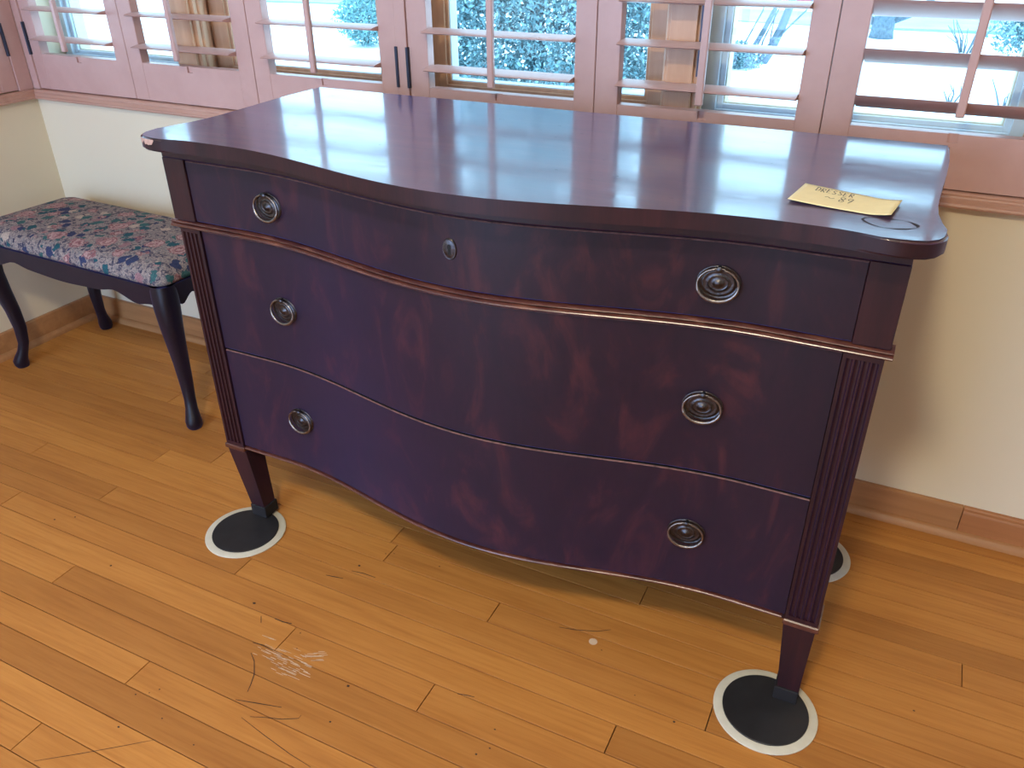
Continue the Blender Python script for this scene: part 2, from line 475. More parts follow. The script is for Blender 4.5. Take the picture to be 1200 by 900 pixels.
for k in range(70):
    u = rr.gauss(328, 16); v = 772 + (u - 328) * .42 + rr.gauss(0, 9)
    ax, ay = pix(u, v); ln = rr.uniform(.004, .013)
    ribbon(bm, [(ax - ln, ay), (ax, ay + rr.uniform(-.0004, .0004)), (ax + ln, ay)], rr.uniform(.0003, .0009), .0003)
for k in range(14):
    u = rr.gauss(372, 6); v = rr.gauss(768, 4); ax, ay = pix(u, v); ln = rr.uniform(.004, .01)
    ribbon(bm, [(ax - ln, ay - ln * .5), (ax, ay), (ax + ln, ay + ln * .5)], .0007, .0003)
from_bm('floor_scuff', bm, M['scuff'], floor, kind='stuff')


# straight mouldings
def run_x(name, prof, x0, x1, mat, smooth=True):
    o = lofted(name, [[(x0, p[0], p[1]) for p in prof], [(x1, p[0], p[1]) for p in prof]], mat, None, smooth, 0.5)
    o['kind'] = 'structure'; return o


def run_y(name, prof, y0, y1, mat, smooth=True):
    o = lofted(name, [[(XL - p[0], y0, p[1]) for p in prof], [(XL - p[0], y1, p[1]) for p in prof]], mat, None, smooth, 0.5)
    o['kind'] = 'structure'; return o


bp_ = [(0, 0), (-.012, 0), (-.012, .073), (-.0105, .0775), (-.007, .0795), (0, .0795)]
bp2 = [(0, 0), (-.0135, 0), (-.0135, .064), (-.0125, .067), (-.010, .070), (-.0095, .0755), (-.007, .0785), (0, .0795)]
qr = [(-.0005, 0)] + [(-.012 - .016 * math.cos(a), .018 * math.sin(a)) for a in [k * PI / 12 for k in range(7)]] + [(-.0005, .018)]
run_x('baseboard_back', bp_, XL, .866, M['base'])
run_x('baseboard_back', bp2, .8675, XR, M['base2'])
run_x('trim_1', qr, XL, XR, M['base'])
run_y('baseboard_left', bp_, YF, -.012, M['base'])
run_y('trim_2', qr, YF, -.028, M['base'])
sp = [(.02, .7346), (-.017, .7346), (-.0205, .7365), (-.0215, .740), (-.0200, .7425), (-.0165, .7435), (-.0165, .7525), (-.0135, .7535), (-.0125, .7560), (-.0130, .7595), (-.010, .762), (.02, .762)]
run_x('trim_3', sp, XL, 1.0, M['sill'])
run_y('trim_4', [(p[0] if p[0] < 0 else 0, p[1]) for p in sp], -1.1, -.0, M['sill'])
# frame uprights between the shutters
for i, (a, b) in enumerate(((-.5395, -.5105), (W0 - .012, -1.8445), (.892, .93))):
    o = box('trim_%d' % (5 + i), a, b, -.004, .03, .7622, 1.99, M['shutter'], bevel=.001); o['kind'] = 'structure'
o = box('trim_8', W0 - .012, .93, -.004, .03, 1.955, 2.02, M['shutter'], bevel=.002); o['kind'] = 'structure'
o = box('trim_9', XL - .03, XL + .004, -.052, -.0045, .7622, 1.99, M['shutter'], bevel=.001); o['kind'] = 'structure'
o = box('trim_10', XL - .03, XL + .004, -1.06, -.976, .7622, 1.99, M['shutter'], bevel=.001); o['kind'] = 'structure'
o = box('trim_11', XL - .03, XL + .004, -1.06, -.0045, 1.955, 2.02, M['shutter'], bevel=.002); o['kind'] = 'structure'


# ------------------------------------------------------------------ windows
def frame_bm(x0, x1, z0, z1, wd, y0, y1, wb=None):
    bm = bmesh.new(); wb = wb or wd
    bx(bm, x0, x0 + wd, y0, y1, z0, z1, .001); bx(bm, x1 - wd, x1, y0, y1, z0, z1, .001)
    bx(bm, x0 + wd, x1 - wd, y0, y1, z0, z0 + wb, .001); bx(bm, x0 + wd, x1 - wd, y0, y1, z1 - wd, z1, .001)
    return bm


def window(idx, x0, x1, sash, root_rot=0, root_loc=(0, 0, 0)):
    r = structure('window_%d' % idx); r.location = root_loc; r.rotation_euler = (0, 0, root_rot)
    if sash == 'wood':
        from_bm('sash', frame_bm(x0 + .004, x1 - .004, WB, WT, .056, .105, .145), M['sash'], r)
        from_bm('glazing_stop', frame_bm(x0 + .04, x1 - .04, WB + .036, WT - .036, .028, .112, .152), M['sash'], r)
        from_bm('gasket', frame_bm(x0 + .066, x1 - .066, WB + .062, WT - .062, .004, .116, .15), M['alu'], r)
        g0, g1, zb = x0 + .068, x1 - .068, WB + .064
    else:
        from_bm('storm_frame', frame_bm(x0 + .004, x1 - .004, WB + .004, WT, .030, .125, .175, .044), M['alu'], r)
        from_bm('storm_sash', frame_bm(x0 + .032, x1 - .032, WB + .044, WT - .03, .014, .138, .18), M['alu'], r)
        from_bm('gasket', frame_bm(x0 + .044, x1 - .044, WB + .056, WT - .04, .005, .146, .185), M['felt'], r)
        g0, g1, zb = x0 + .048, x1 - .048, WB + .060
    mesh('glass', [(g0, .142, zb), (g1, .142, zb), (g1, .142, WT - .05), (g0, .142, WT - .05), (g0, .146, zb), (g1, .146, zb), (g1, .146, WT - .05), (g0, .146, WT - .05)],
         [(0, 1, 2, 3), (7, 6, 5, 4), (0, 4, 5, 1), (1, 5, 6, 2), (2, 6, 7, 3), (3, 7, 4, 0)], M['glass'], r)
    return r


window(1, W0 + .0, -1.285, 'alu')
window(2, -1.215, -.600, 'wood')
window(3, -.530, .100, 'wood')
window(4, .155, .790, 'alu')
window(5, LY0 + .02, LY1 - .02, 'alu', PI / 2, (XL, 0, 0))
# mullion posts and inner sill board
for i, (a, b) in enumerate(((-1.285, -1.215), (-.600, -.530), (.100, .155), (.790, W1))):
    o = structure('trim_%d' % (12 + i))
    if i == 2: o_post = o
    box('post', a, b, .034, .18, WB, WT, M['sash'], o, .001)
    box('casing', a - .010, b + .010, .045, .095, WB, WT, M['sash'], o, .002)
    box('bead', a - .016, b + .016, .060, .078, WB, WT, M['sash'], o, .003)
latch = box('weather_strip', .1605, .1668, .042, .047, .925, 1.35, M['hinge'], o_post)
o = box('trim_16', W0, W1, .03, .20, WB - .02, WB, M['sash']); o['kind'] = 'structure'

# ------------------------------------------------------------------ plantation shutters


def louver_sec(x, cz, tilt, hw=.0435, ht=.0058, n=16):
    out = []
    for k in range(n):
        a = 2 * PI * k / n
        yy = hw * math.cos(a); zz = ht * math.sin(a) * (0.55 + .45 * abs(math.sin(a)))
        out.append((x, .014 + yy * math.cos(tilt) - zz * math.sin(tilt), cz + yy * math.sin(tilt) + zz * math.cos(tilt)))
    return out


LOUVER = {}


def shutter(label, x0, x1, o0, o1, tilt, hinges, loc=(0, 0, 0), rz=0, rod=True):
    g = 'louvered window shutters'
    r = thing('window_shutter', label, 'shutter', loc, rz, g)
    z0, z1, zr0, zr1 = .7645, 1.953, .865, 1.88
    e = .0003
    box('stile', x0 + e, o0, 0, .028, z0, z1, M['shutter'], r, .0012)
    box('stile', o1, x1 - e, 0, .028, z0, z1, M['shutter'], r, .0012)
    # bottom rail carries a small notch for the rod
    xm = (o0 + o1) / 2
    bm = bmesh.new()
    bx(bm, o0, xm - .009, .0008, .0275, z0, zr0); bx(bm, xm + .009, o1, .0008, .0275, z0, zr0)
    bx(bm, xm - .009, xm + .009, .006, .0275, zr0 - .016, zr0); bx(bm, xm - .009, xm + .009, .0008, .0275, z0, zr0 - .016)
    from_bm('rail', bm, M['shutter'], r)
    box('rail', o0, o1, .0008, .0275, zr1, z1, M['shutter'], r)
    n = 12
    for k in range(n):
        cz = .9075 + .0807 * k
        key = (round(o0, 4), round(o1, 4), k, tilt)
        lofted('louver', [louver_sec(o0 + .0008, cz, tilt), louver_sec(o1 - .0008, cz, tilt)], M['shutter'], r, True, 0.9)
    if rod:
        yr = .014 - .0435 * math.cos(tilt) - .007
        zt = .0435 * math.sin(-tilt)
        box('tilt_rod', xm - .0075, xm + .0075, yr - .006, yr + .006, .884 + zt, 1.80 + zt, M['shutter'], r, .002)
    for hx in hinges:
        bm = bmesh.new(); tube(bm, [(hx, -.0045, .862), (hx, -.0045, .952)], .0042, 8)
        bx(bm, hx - .004, hx + .004, -.0035, .0, .862, .952)
        from_bm('hinge', bm, M['hinge'], r)
        bm = bmesh.new(); tube(bm, [(hx, -.0045, 1.742), (hx, -.0045, 1.832)], .0042, 8)
        bx(bm, hx - .004, hx + .004, -.0035, .0, 1.742, 1.832)
        from_bm('hinge', bm, M['hinge'], r)
    return r


shutter('wooden louvered shutter beside the room corner, above the left end of the bench', -1.844, -1.4395, -1.800, -1.488, 0.0, [-1.842])
shutter('wooden louvered shutter on the back wall above the bench, second from the room corner', -1.4385, -.986, -1.387, -1.038, 0.0, [])
shutter('wooden louvered shutter left of the paired black hinges, behind the dresser left rear corner', -.985, -.5405, -.934, -.589, 0.0, [-.540])
shutter('wooden louvered shutter right of the paired black hinges, frosted evergreen showing through it', -.5095, -.0455, -.457, -.0925, 0.0, [-.510])
shutter('wooden louvered shutter behind the dresser with a window post and bare stems showing through it', -.0445, .4245, .008, .375, 0.0, [])
shutter('wooden louvered shutter with slats tilted up, nearest the yellow note', .4255, .891, .478, .839, -math.radians(23), [])
s7 = shutter('wooden louvered shutter on the left wall next to the room corner', -.51, -.053, -.46, -.103, 0.0, [-.055], (XL, 0, 0), PI / 2)
s8 = shutter('wooden louvered shutter on the left wall, farther from the room corner', -.975, -.511, -.925, -.561, 0.0, [-.973], (XL, 0, 0), PI / 2)

# ------------------------------------------------------------------ dresser
D = thing('dresser', 'dark mahogany serpentine dresser with three drawers and a worn glossy top', 'dresser', (0, -.41, 0))
DY = .41   # parts are modelled in world coordinates, then shifted to the root


def dput(o):
    for v in o.data.vertices: v.co.y += DY
    o.parent = D
    return o


def bump_(x, c=0.0, wd=.48):
    t = abs(x - c)
    return .5 * (1 + math.cos(PI * t / wd)) if t < wd else 0.0


def yb(x): return -.632 - .070 * bump_(x)


def yt(x): return -.681 - .078 * bump_(x, .01, .47)


# top slab outline
right = [(.651, -.172), (.652, -.277), (.650, -.36), (.6465, -.427), (.644, -.490), (.643, -.53), (.6445, -.570), (.650, -.606), (.656, -.630), (.6585, -.646), (.657, -.660), (.651, -.673), (.640, -.684), (.625, -.690), (.607, -.6925), (.585, -.690), (.560, -.6845), (.535, -.681)]
cxo = .005
rt = [(x, y_) for x, y_ in right]
lt = [(2 * cxo - x - .012 * max(0, min(1, (-.50 - y_) / .12)), y_) for x, y_ in right][::-1]
mid = [(x, yt(x)) for x in np.linspace(.505, -.505, 61)]
outline = rt + mid + lt
bm = bmesh.new()
f = prism(bm, outline, .8585, .8822)
es = [e for e in bm.edges if abs(e.verts[0].co.z - e.verts[1].co.z) < 1e-6]
bmesh.ops.bevel(bm, geom=es, offset=.0035, segments=3, affect='EDGES')
o = from_bm('top', bm, M['top'], None, True, None, 0.7); dput(o)
smooth_flags = [abs(p.normal.z) < .98 for p in o.data.polygons]; o.data.polygons.foreach_set('use_smooth', smooth_flags)
o.data.materials.append(M['case'])
o.data.polygons.foreach_set('material_index', [1 if p.normal.z < .5 else 0 for p in o.data.polygons])

# carcass, back posts
bm = bmesh.new()
bx(bm, -.642, .612, -.606, -.187, .19, .8585)
dput(from_bm('carcass', bm, M['case']))


def curved(name, x0, x1, z0, z1, front, back, mat, n=72, e=.002, smooth=True, parent=None):
    secs = []
    for x in np.linspace(x0, x1, n):
        yf = front(x)
        secs.append([(x, yf + e, z0), (x, yf, z0 + e), (x, yf, z1 - e), (x, yf + e, z1), (x, back, z1), (x, back, z0)])
    o = lofted(name, secs, mat, None, smooth, 0.5)
    return o


dput(curved('top_rail', -.656, .627, .8300, .8585, lambda x: yb(x) - .003, -.60, M['case'], e=.003))
# cove under the slab
secs = []
for x in np.linspace(-.659, .632, 72):
    secs.append([(x, yb(x) - .002, .846)] + [(x, yb(x) - .018 + .016 * math.cos(a), .8585 - .012 + .012 * math.sin(a)) for a in [k * PI / 8 for k in range(5)]] + [(x, -.60, .8585), (x, -.60, .846)])
dput(lofted('cove_moulding', secs, M['case'], None, True, 0.6))


def bead(name, x0, x1, zc, out, h, mat, n=90, two=True):
    secs = []
    for x in np.linspace(x0, x1, n):
        y0 = yb(x)
        pr = [(y0 + .02, zc - h)]
        if two:
            for k in range(7):
                a = -PI / 2 + PI * k / 6; pr.append((y0 - out * math.cos(a) * .95 - .001, zc - h * .42 + h * .58 * math.sin(a)))
            for k in range(5):
                a = -PI / 2 + PI * k / 4; pr.append((y0 - out * .6 * math.cos(a) - .001, zc + h * .58 + h * .40 * math.sin(a)))
        else:
            for k in range(7):
                a = -PI / 2 + PI * k / 6; pr.append((y0 - out * math.cos(a) - .0005, zc + h * math.sin(a)))
        pr.append((y0 + .02, zc + h))
        secs.append([(x, p[0], p[1]) for p in pr])
    return lofted(name, secs, mat, None, True, 0.9)


dput(bead('waist_moulding', -.666, .633, .704, .009, .0068, M['mould']))
dput(bead('bottom_bead', -.595, .566, .1935, .004, .0030, M['mould'], two=False))
# shaped apron strip beneath the bottom drawer
dput(curved('apron', -.602, .575, .176, .1915, lambda x: yb(x) + .012, -.60, M['case']))

drawers = []
for z0, z1 in ((.7125, .8285), (.4435, .6955), (.1985, .4395)):
    xl_, xr_ = (-.6040, .5775) if z0 > .7 else (-.5970, .5698)
    o = curved('drawer', xl_, xr_, z0, z1, yb, -.600, M['front'], e=.0018)
    o.data.materials.append(M['edge']); o.data.materials.append(M['dark'])
    o.data.polygons.foreach_set('material_index', [(0, 0, 1, 2, 2, 2)[k % 6] if k < len(o.data.polygons) - 2 else 2 for k in range(len(o.data.polygons))])
    drawers.append(dput(o))


def surf_frame(x):
    d = (yb(x + .001) - yb(x - .001)) / .002
    ang = math.atan(d)
    return (x, yb(x), ang)


def ellipse_shell(prof, a, b, n=32):
    # prof: (radius fraction, height out of the surface)
    bm = bmesh.new(); rows = []
    for rf, h in prof:
        if rf == 0:
            rows.append([bm.verts.new((0, -h, 0))])
        else:
            rows.append([bm.verts.new((a * rf * math.cos(2 * PI * k / n), -h, b * rf * math.sin(2 * PI * k / n))) for k in range(n)])
    for r0, r1 in zip(rows[:-1], rows[1:]):
        for k in range(n):
            j = (k + 1) % n
            if len(r1) == 1: bm.faces.new((r0[k], r0[j], r1[0]))
            else: bm.faces.new((r0[k], r0[j], r1[j], r1[k]))
    return bm


pl_prof = [(1.0, -.001), (1.0, .0012), (.96, .0022), (.90, .0022), (.86, .0012), (.80, .0012), (.74, .0030), (.68, .0034), (.62, .0026), (.46, .0034), (.42, .0046), (.36, .0040), (.20, .0052), (.14, .0072), (.08, .0078), (0, .0080)]
plate_me = ring_me = mount_me = None


def pull(drawer, x, z):
    global plate_me, ring_me, mount_me
    if plate_me is None:
        o1 = from_bm('pull_plate', ellipse_shell(pl_prof, .0315, .0255), M['brass'], None, True, None, 1.0); plate_me = o1.data
        bm = bmesh.new(); n, m_ = 40, 8; rows = []
        for k in range(n):
            a = 2 * PI * k / n
            rad = .0019 + (.0009 if math.sin(a) < -.3 else 0) + (.00035 if (math.sin(a) < -.45 and k % 2) else 0)
            cxx, czz = .0285 * math.cos(a), .0235 * math.sin(a)
            nx, nz = math.cos(a), math.sin(a)
            lean = -.0075 - .0035 * (1 - math.sin(a)) / 2
            rows.append([bm.verts.new((cxx + nx * rad * math.cos(b), lean - rad * math.sin(b), czz - .0015 + nz * rad * math.cos(b))) for b in [2 * PI * j / m_ for j in range(m_)]])
        for k in range(n):
            for j in range(m_):
                bm.faces.new((rows[k][j], rows[(k + 1) % n][j], rows[(k + 1) % n][(j + 1) % m_], rows[k][(j + 1) % m_]))
        o2 = from_bm('pull_ring', bm, M['brassworn'], None, True); ring_me = o2.data
        bm = bmesh.new()
        tube(bm, [(0, 0, .0215), (0, -.006, .0215), (0, -.010, .0215), (0, -.0115, .0215)], [.0042, .0036, .0046, .002], 10)
        tube(bm, [(-.007, -.0075, .022), (.007, -.0075, .022)], .0028, 8)
        o3 = from_bm('pull_mount', bm, M['brass'], None, True, None, 0.8); mount_me = o3.data
    else:
        o1 = bpy.data.objects.new('pull_plate', plate_me); o2 = bpy.data.objects.new('pull_ring', ring_me); o3 = bpy.data.objects.new('pull_mount', mount_me)
        for o in (o1, o2, o3): put(o)
    px, py, ang = surf_frame(x)
    for o in (o1, o2, o3):
        o.parent = drawer; o.location = (px, py + DY, z); o.rotation_euler = (0, 0, ang)


for dr, z in zip(drawers, (.769, .566, .318)):
    pull(dr, -.416, z); pull(dr, .391, z)
# keyhole plate
px, py, ang = surf_frame(-.006)
o = from_bm('keyhole_plate', ellipse_shell([(1.0, -.001), (1.0, .0010), (.93, .0020), (.80, .0016), (.72, .0022), (.3, .0022), (0, .0022)], .0125, .0175, 28), M['brass'], drawers[0], True, None, 0.8)
o.location = (px, py + DY, .777); o.rotation_euler = (0, 0, ang)
bm = bmesh.new()
bm.faces.new([bm.verts.new((.0036 * math.cos(k * PI / 8), -.0026, .0035 + .0042 * math.sin(k * PI / 8))) for k in range(16)])
bm.faces.new([bm.verts.new(p) for p in ((-.0018, -.0026, .001), (-.0026, -.0026, -.0085), (.0026, -.0026, -.0085), (.0018, -.0026, .001))])
o = from_bm('keyhole', bm, M['black'], drawers[0]); o.location = (px, py + DY, .777); o.rotation_euler = (0, 0, ang)

# corner posts: plain block above the waist, fluted pilaster below, tapered leg
for s in (1, -1):
    ua, ub = (.5785, .628) if s > 0 else (.6050, .6575)
    dput(box('corner_block', *sorted((s * ua, s * ub)), -.6355, -.575, .712, .8315, M['case'], None, .001))
    xi, xo = (.571, .6235) if s > 0 else (.5980, .6470)
    nfl = 4; poly = []
    wf = (xo - xi - .008) / nfl
    poly.append((xi, -.6365))
    for k in range(nfl):
        a0 = xi + .004 + wf * k
        poly.append((a0 + .0012, -.6365))
        for q in range(1, 6):
            th = PI * q / 6
            poly.append((a0 + wf / 2 - (wf / 2 - .0012) * math.cos(th), -.6365 + .0048 * math.sin(th)))
        poly.append((a0 + wf - .0012, -.6365))
    poly += [(xo, -.6365), (xo, -.575), (xi, -.575)]
    poly = [(s * x, y_) for x, y_ in poly]
    bm = bmesh.new(); prism(bm, poly, .2035, .690)
    bx(bm, *sorted((s * xi, s * xo)), -.6368, -.575, .690, .6975); bx(bm, *sorted((s * xi, s * xo)), -.6368, -.575, .196, .2035)
    dput(from_bm('fluted_pilaster', bm, M['case']))
    bm = bmesh.new(); bx(bm, *sorted((s * (xi - .002), s * (xo + .004))), -.6405, -.575, .1835, .196, .002)
    dput(from_bm('leg_band', bm, M['mould']))
    # front leg
    secs = []
    lt_, lb_ = ((.571, .6225), (.5835, .6195)) if s > 0 else ((.594, .6455), (.571, .6090))
    for z, (x0_, x1_), y1_ in ((.1835, lt_, -.585), (.036, lb_, -.601)):
        secs.append([(s * x0_, -.637, z), (s * x1_, -.637, z), (s * x1_, y1_, z), (s * x0_, y1_, z)])
    leg = dput(lofted('leg', secs, M['case'], None, False))
    fb = dput(box('foot_cap', *sorted((s * (lb_[0] - .004), s * (lb_[1] + .001))), -.6405, -.598, .0075, .037, M['foot'], None, .0015)); fb.parent = leg
    # rear leg
    secs = []
    for z, x0_, x1_, y0_ in ((.19, .571, .612, -.232), (.0075, .583, .609, -.222)):
        secs.append([(s * x0_, y0_, z), (s * x1_, y0_, z), (s * x1_, -.190, z), (s * x0_, -.190, z)])
    dput(lofted('leg', secs, M['case'], None, False))
# chipped front left corner of the top: bare wood shows
cp = []
pts = [p for p in lt if p[1] < -.625][::-1]
pts = pts[::-1]
chip_v = []; chip_f = []
rr = random.Random(5)
sel = [p for p in lt if p[0] < -.588 and p[1] < -.628]
sel.sort(key=lambda p: (p[1] < -.67, p[0]))
path = []
for a, b in zip(lt[:-1], lt[1:]):
    for t in (0, .25, .5, .75):
        q = (a[0] + (b[0] - a[0]) * t, a[1] + (b[1] - a[1]) * t)
        if q[1] < -.662 and q[0] < -.600: path.append(q)
for i, q in enumerate(path):
    a = Vector(path[max(i - 1, 0)]); b = Vector(path[min(i + 1, len(path) - 1)]); d = (b - a).normalized(); nn = Vector((-d.y, d.x))
    if nn.dot(Vector((q[0], q[1] + .41))) < 0: nn = -nn
    zt_ = .8798; zl_ = .8798 - (.0035 + .0075 * rr.random()) * (0.3 if i in (0, len(path) - 1) else 1)
    e0 = .0004
    chip_v += [(q[0] + nn.x * e0, q[1] + nn.y * e0 + DY, zt_), (q[0] + nn.x * e0, q[1] + nn.y * e0 + DY, zl_)]
    if i: k = 2 * i; chip_f.append((k - 2, k, k + 1, k - 1))
o = mesh('chipped_corner', chip_v, chip_f, M['chip'], D); o['label'] = 'pale chipped bare wood'
# scattered dents and the ring stain on the top (flat wear)
bm = bmesh.new()
rr = random.Random(11)
Z = .8824
for k in range(46):
    x = rr.uniform(-.6, .62); yy = rr.uniform(-.66, -.24)
    if yy < yt(x) + .02: continue
    ln = rr.uniform(.001, .004)
    ribbon(bm, [(x - ln, yy + DY), (x, yy + DY + rr.uniform(-.0008, .0008)), (x + ln, yy + DY)], rr.uniform(.0003, .0008), Z)
o = from_bm('dent', bm, M['dark'], D, kind='stuff')
bm = bmesh.new(); rows = []
for k in range(36):
    a = 2 * PI * k / 36
    rows.append([bm.verts.new((.591 + (.0335 * f_) * math.cos(a), -.6335 + DY + .020 * f_ * math.sin(a) * (1 + .12 * math.sin(3 * a)), Z)) for f_ in (1.0 + .04 * math.sin(5 * a), .90 - .05 * math.sin(4 * a))])
for k in range(36):
    a, b = rows[k], rows[(k + 1) % 36]; bm.faces.new((a[0], b[0], b[1], a[1]))
o = from_bm('ring_stain', bm, plain('ring_stain_finish', (0.02, 0.013, 0.016), 0.8), D); o['label'] = 'dull oval ring stain'

# ------------------------------------------------------------------ furniture sliders
SL = {}


def slider(x, y, label):
    t = thing('furniture_slider', label, 'slider', (x, y, 0), 0, 'round sliders under the dresser feet')
    if not SL:
        def disc(prof, name, mat, n=64):
            bm = bmesh.new(); rows = [[bm.verts.new((r * math.cos(2 * PI * k / n), r * math.sin(2 * PI * k / n), z)) for k in range(n)] for r, z in prof]
            for a, b in zip(rows[:-1], rows[1:]):
                for k in range(n): bm.faces.new((a[k], a[(k + 1) % n], b[(k + 1) % n], b[k]))
            bm.faces.new(rows[0][::-1]); bm.faces.new(rows[-1])
            return from_bm(name, bm, mat, None, True, None, 0.5)
        SL['a'] = disc([(.0880, .0006), (.0890, .0016), (.0888, .0032), (.087, .0042), (.070, .0044)], 'base_disc', M['felt'])
        SL['b'] = disc([(.0735, .0044), (.0735, .0062), (.0725, .0068), (.045, .0070), (.020, .0072), (.008, .0074)], 'rubber_pad', M['rubber'])
        SL['a'].parent = t; SL['b'].parent = t
    else:
        for k in 'ab':
            c = SL[k].copy(); C.objects.link(c); c.parent = t
    return t


slider(-.585, -.6915, 'round black and white slider under the left front dresser leg')
slider(.5735, -.669, 'round black and white slider under the right front dresser leg')
slider(.578, -.2185, 'round black and white slider half hidden behind the right front dresser leg')
slider(-.585, -.215, 'round black and white slider under the left rear dresser leg, hidden behind the dresser')

# ------------------------------------------------------------------ yellow paper note
cn = [Vector(p) for p in ((.469, -.501), (.599, -.542), (.590, -.615), (.460, -.598))]
ctr = sum(cn, Vector((0, 0))) / 4
note = thing('paper_note', 'yellow paper note with handwriting on the dresser top', 'note', (ctr.x, ctr.y, .8823))


def note_pt(u, v, dz=0):
    p = cn[0] * (1 - u) * (1 - v) + cn[1] * u * (1 - v) + cn[2] * u * v + cn[3] * (1 - u) * v - ctr
    z = .0006 + .0045 * max(0, u - .75) ** 2 * 16 * .9 + .0030 * (1 - u) ** 3 * v + .001 * max(0, v - .6)
    return (p.x, p.y, z + dz)


NU, NV = 20, 10
vs_ = []; fs = []
for dz in (0.0, .0003):
    for j in range(NV + 1):
        for i in range(NU + 1): vs_.append(note_pt(i / NU, j / NV, dz))
K = (NU + 1) * (NV + 1)
idx = lambda i, j, t: t * K + j * (NU + 1) + i
for j in range(NV):
    for i in range(NU):
        fs.append((idx(i, j, 1), idx(i, j + 1, 1), idx(i + 1, j + 1, 1), idx(i + 1, j, 1)))
        fs.append((idx(i, j, 0), idx(i + 1, j, 0), idx(i + 1, j + 1, 0), idx(i, j + 1, 0)))
for i in range(NU):
    fs.append((idx(i, 0, 0), idx(i, 0, 1), idx(i + 1, 0, 1), idx(i + 1, 0, 0))); fs.append((idx(i, NV, 0), idx(i + 1, NV, 0), idx(i + 1, NV, 1), idx(i, NV, 1)))
for j in range(NV):
    fs.append((idx(0, j, 0), idx(0, j + 1, 0), idx(0, j + 1, 1), idx(0, j, 1))); fs.append((idx(NU, j, 0), idx(NU, j, 1), idx(NU, j + 1, 1), idx(NU, j + 1, 0)))
mesh('paper', vs_, fs, M['paper'], note, True)
GL = {'D': [[(0, 0), (0, 1)], [(-.15, 0), (.4, .05), (.75, .4), (.6, .85), (-.1, 1)]],
      'R': [[(0, 0), (0, 1)], [(0, 0), (.6, .08), (.6, .42), (0, .5)], [(.15, .5), (.7, 1)]],
      'E': [[(.65, .02), (0, 0), (0, 1), (.65, .98)], [(0, .5), (.5, .5)]],
      'S': [[(.65, .1), (.3, 0), (.02, .2), (.2, .45), (.6, .6), (.6, .85), (.3, 1), (0, .9)]],
      '8': [[(.5, .1), (.25, 0), (.03, .2), (.3, .48), (.62, .75), (.4, 1), (.1, .95), (.05, .7), (.4, .45), (.62, .2), (.5, .1)]],
      '9': [[(.6, .1), (.25, .02), (.05, .25), (.25, .48), (.58, .35), (.62, .1), (.5, .6), (.3, 1)]],
      '~': [[(0, .55), (.2, .35), (.45, .45), (.6, .6), (.85, .6), (1.1, .4)]]}
bm = bmesh.new()


def stroke(pts, u0, v0, uw, vh, wd=.0006):
    P = [note_pt(u0 + p[0] * uw, v0 + p[1] * vh, .0006) for p in pts]
    n = len(P); L = []; Rr = []
    for i in range(n):
        a = Vector(P[max(i - 1, 0)]); b = Vector(P[min(i + 1, n - 1)]); d = (b - a); d.z = 0; d.normalize()
        q = Vector((-d.y, d.x, 0)) * wd; p = Vector(P[i]); L.append(bm.verts.new(p + q)); Rr.append(bm.verts.new(p - q))
    for i in range(n - 1): bm.faces.new((Rr[i], Rr[i + 1], L[i + 1], L[i]))


for k, ch in enumerate('DRESSER'):
    for st in GL[ch]: stroke(st, .16 + k * .058, .08 + .02 * (k % 2), .052, .20)
for st in GL['~']: stroke(st, .30, .40, .085, .22)
for k, ch in enumerate('89'):
    for st in GL[ch]: stroke(st, .445 + k * .075, .36, .085, .26)
from_bm('handwriting', bm, M['ink'], note)

# ------------------------------------------------------------------ bench
B = thing('vanity_bench', 'low dark wooden bench with a rose tapestry seat, left of the dresser', 'bench', (-1.385, -.24, 0), -math.radians(2.5))


def rrect(hx, hy, r, n=6):
    out = []
    for cx_, cy_, a0 in ((hx - r, hy - r, 0), (-hx + r, hy - r, PI / 2), (-hx + r, -hy + r, PI), (hx - r, -hy + r, 1.5 * PI)):
        for k in range(n + 1):
            a = a0 + PI / 2 * k / n; out.append((cx_ + r * math.cos(a), cy_ + r * math.sin(a)))
    return out


secs = []
for ins, z in ((.012, .418), (0, .421), (-.002, .430), (.001, .442), (.006, .451), (.016, .4595), (.032, .4655), (.055, .469), (.085, .4715), (.12, .473), (.15, .4735)):
    hx, hy = .390 - ins, .168 - ins
    secs.append([(x, y_, z) for x, y_ in rrect(hx, max(hy, .012), max(.035 - ins * .3, .006))])
lofted('seat_cushion', secs, M['tap'], B, True, 1.2)
# scalloped aprons


def apron(name, half, y0, y1, swap=False):
    n = 40; top, bot = [], []
    for k in range(n + 1):
        t = -1 + 2 * k / n; a = abs(t)
        z = .372 - .012 * math.exp(-((a - .78) / .10) ** 2) + .010 * math.exp(-((a - .55) / .10) ** 2) - .008 * math.exp(-(a / .3) ** 2) - .02 * max(0, a - .85)
        top.append((t * half, .4185)); bot.append((t * half, z))
    bm = bmesh.new()
    rows = []
    for (x, zt_), (_, zb_) in zip(top, bot):
        if swap: rows.append([bm.verts.new(p) for p in ((y0, x, zb_), (y0, x, zt_), (y1, x, zt_), (y1, x, zb_))])
        else: rows.append([bm.verts.new(p) for p in ((x, y0, zb_), (x, y0, zt_), (x, y1, zt_), (x, y1, zb_))])
    for a, b in zip(rows[:-1], rows[1:]):
        for i in range(4): bm.faces.new((a[i], a[(i + 1) % 4], b[(i + 1) % 4], b[i]))
    bm.faces.new(rows[0]); bm.faces.new(rows[-1])
    from_bm(name, bm, M['benchwood'], B)


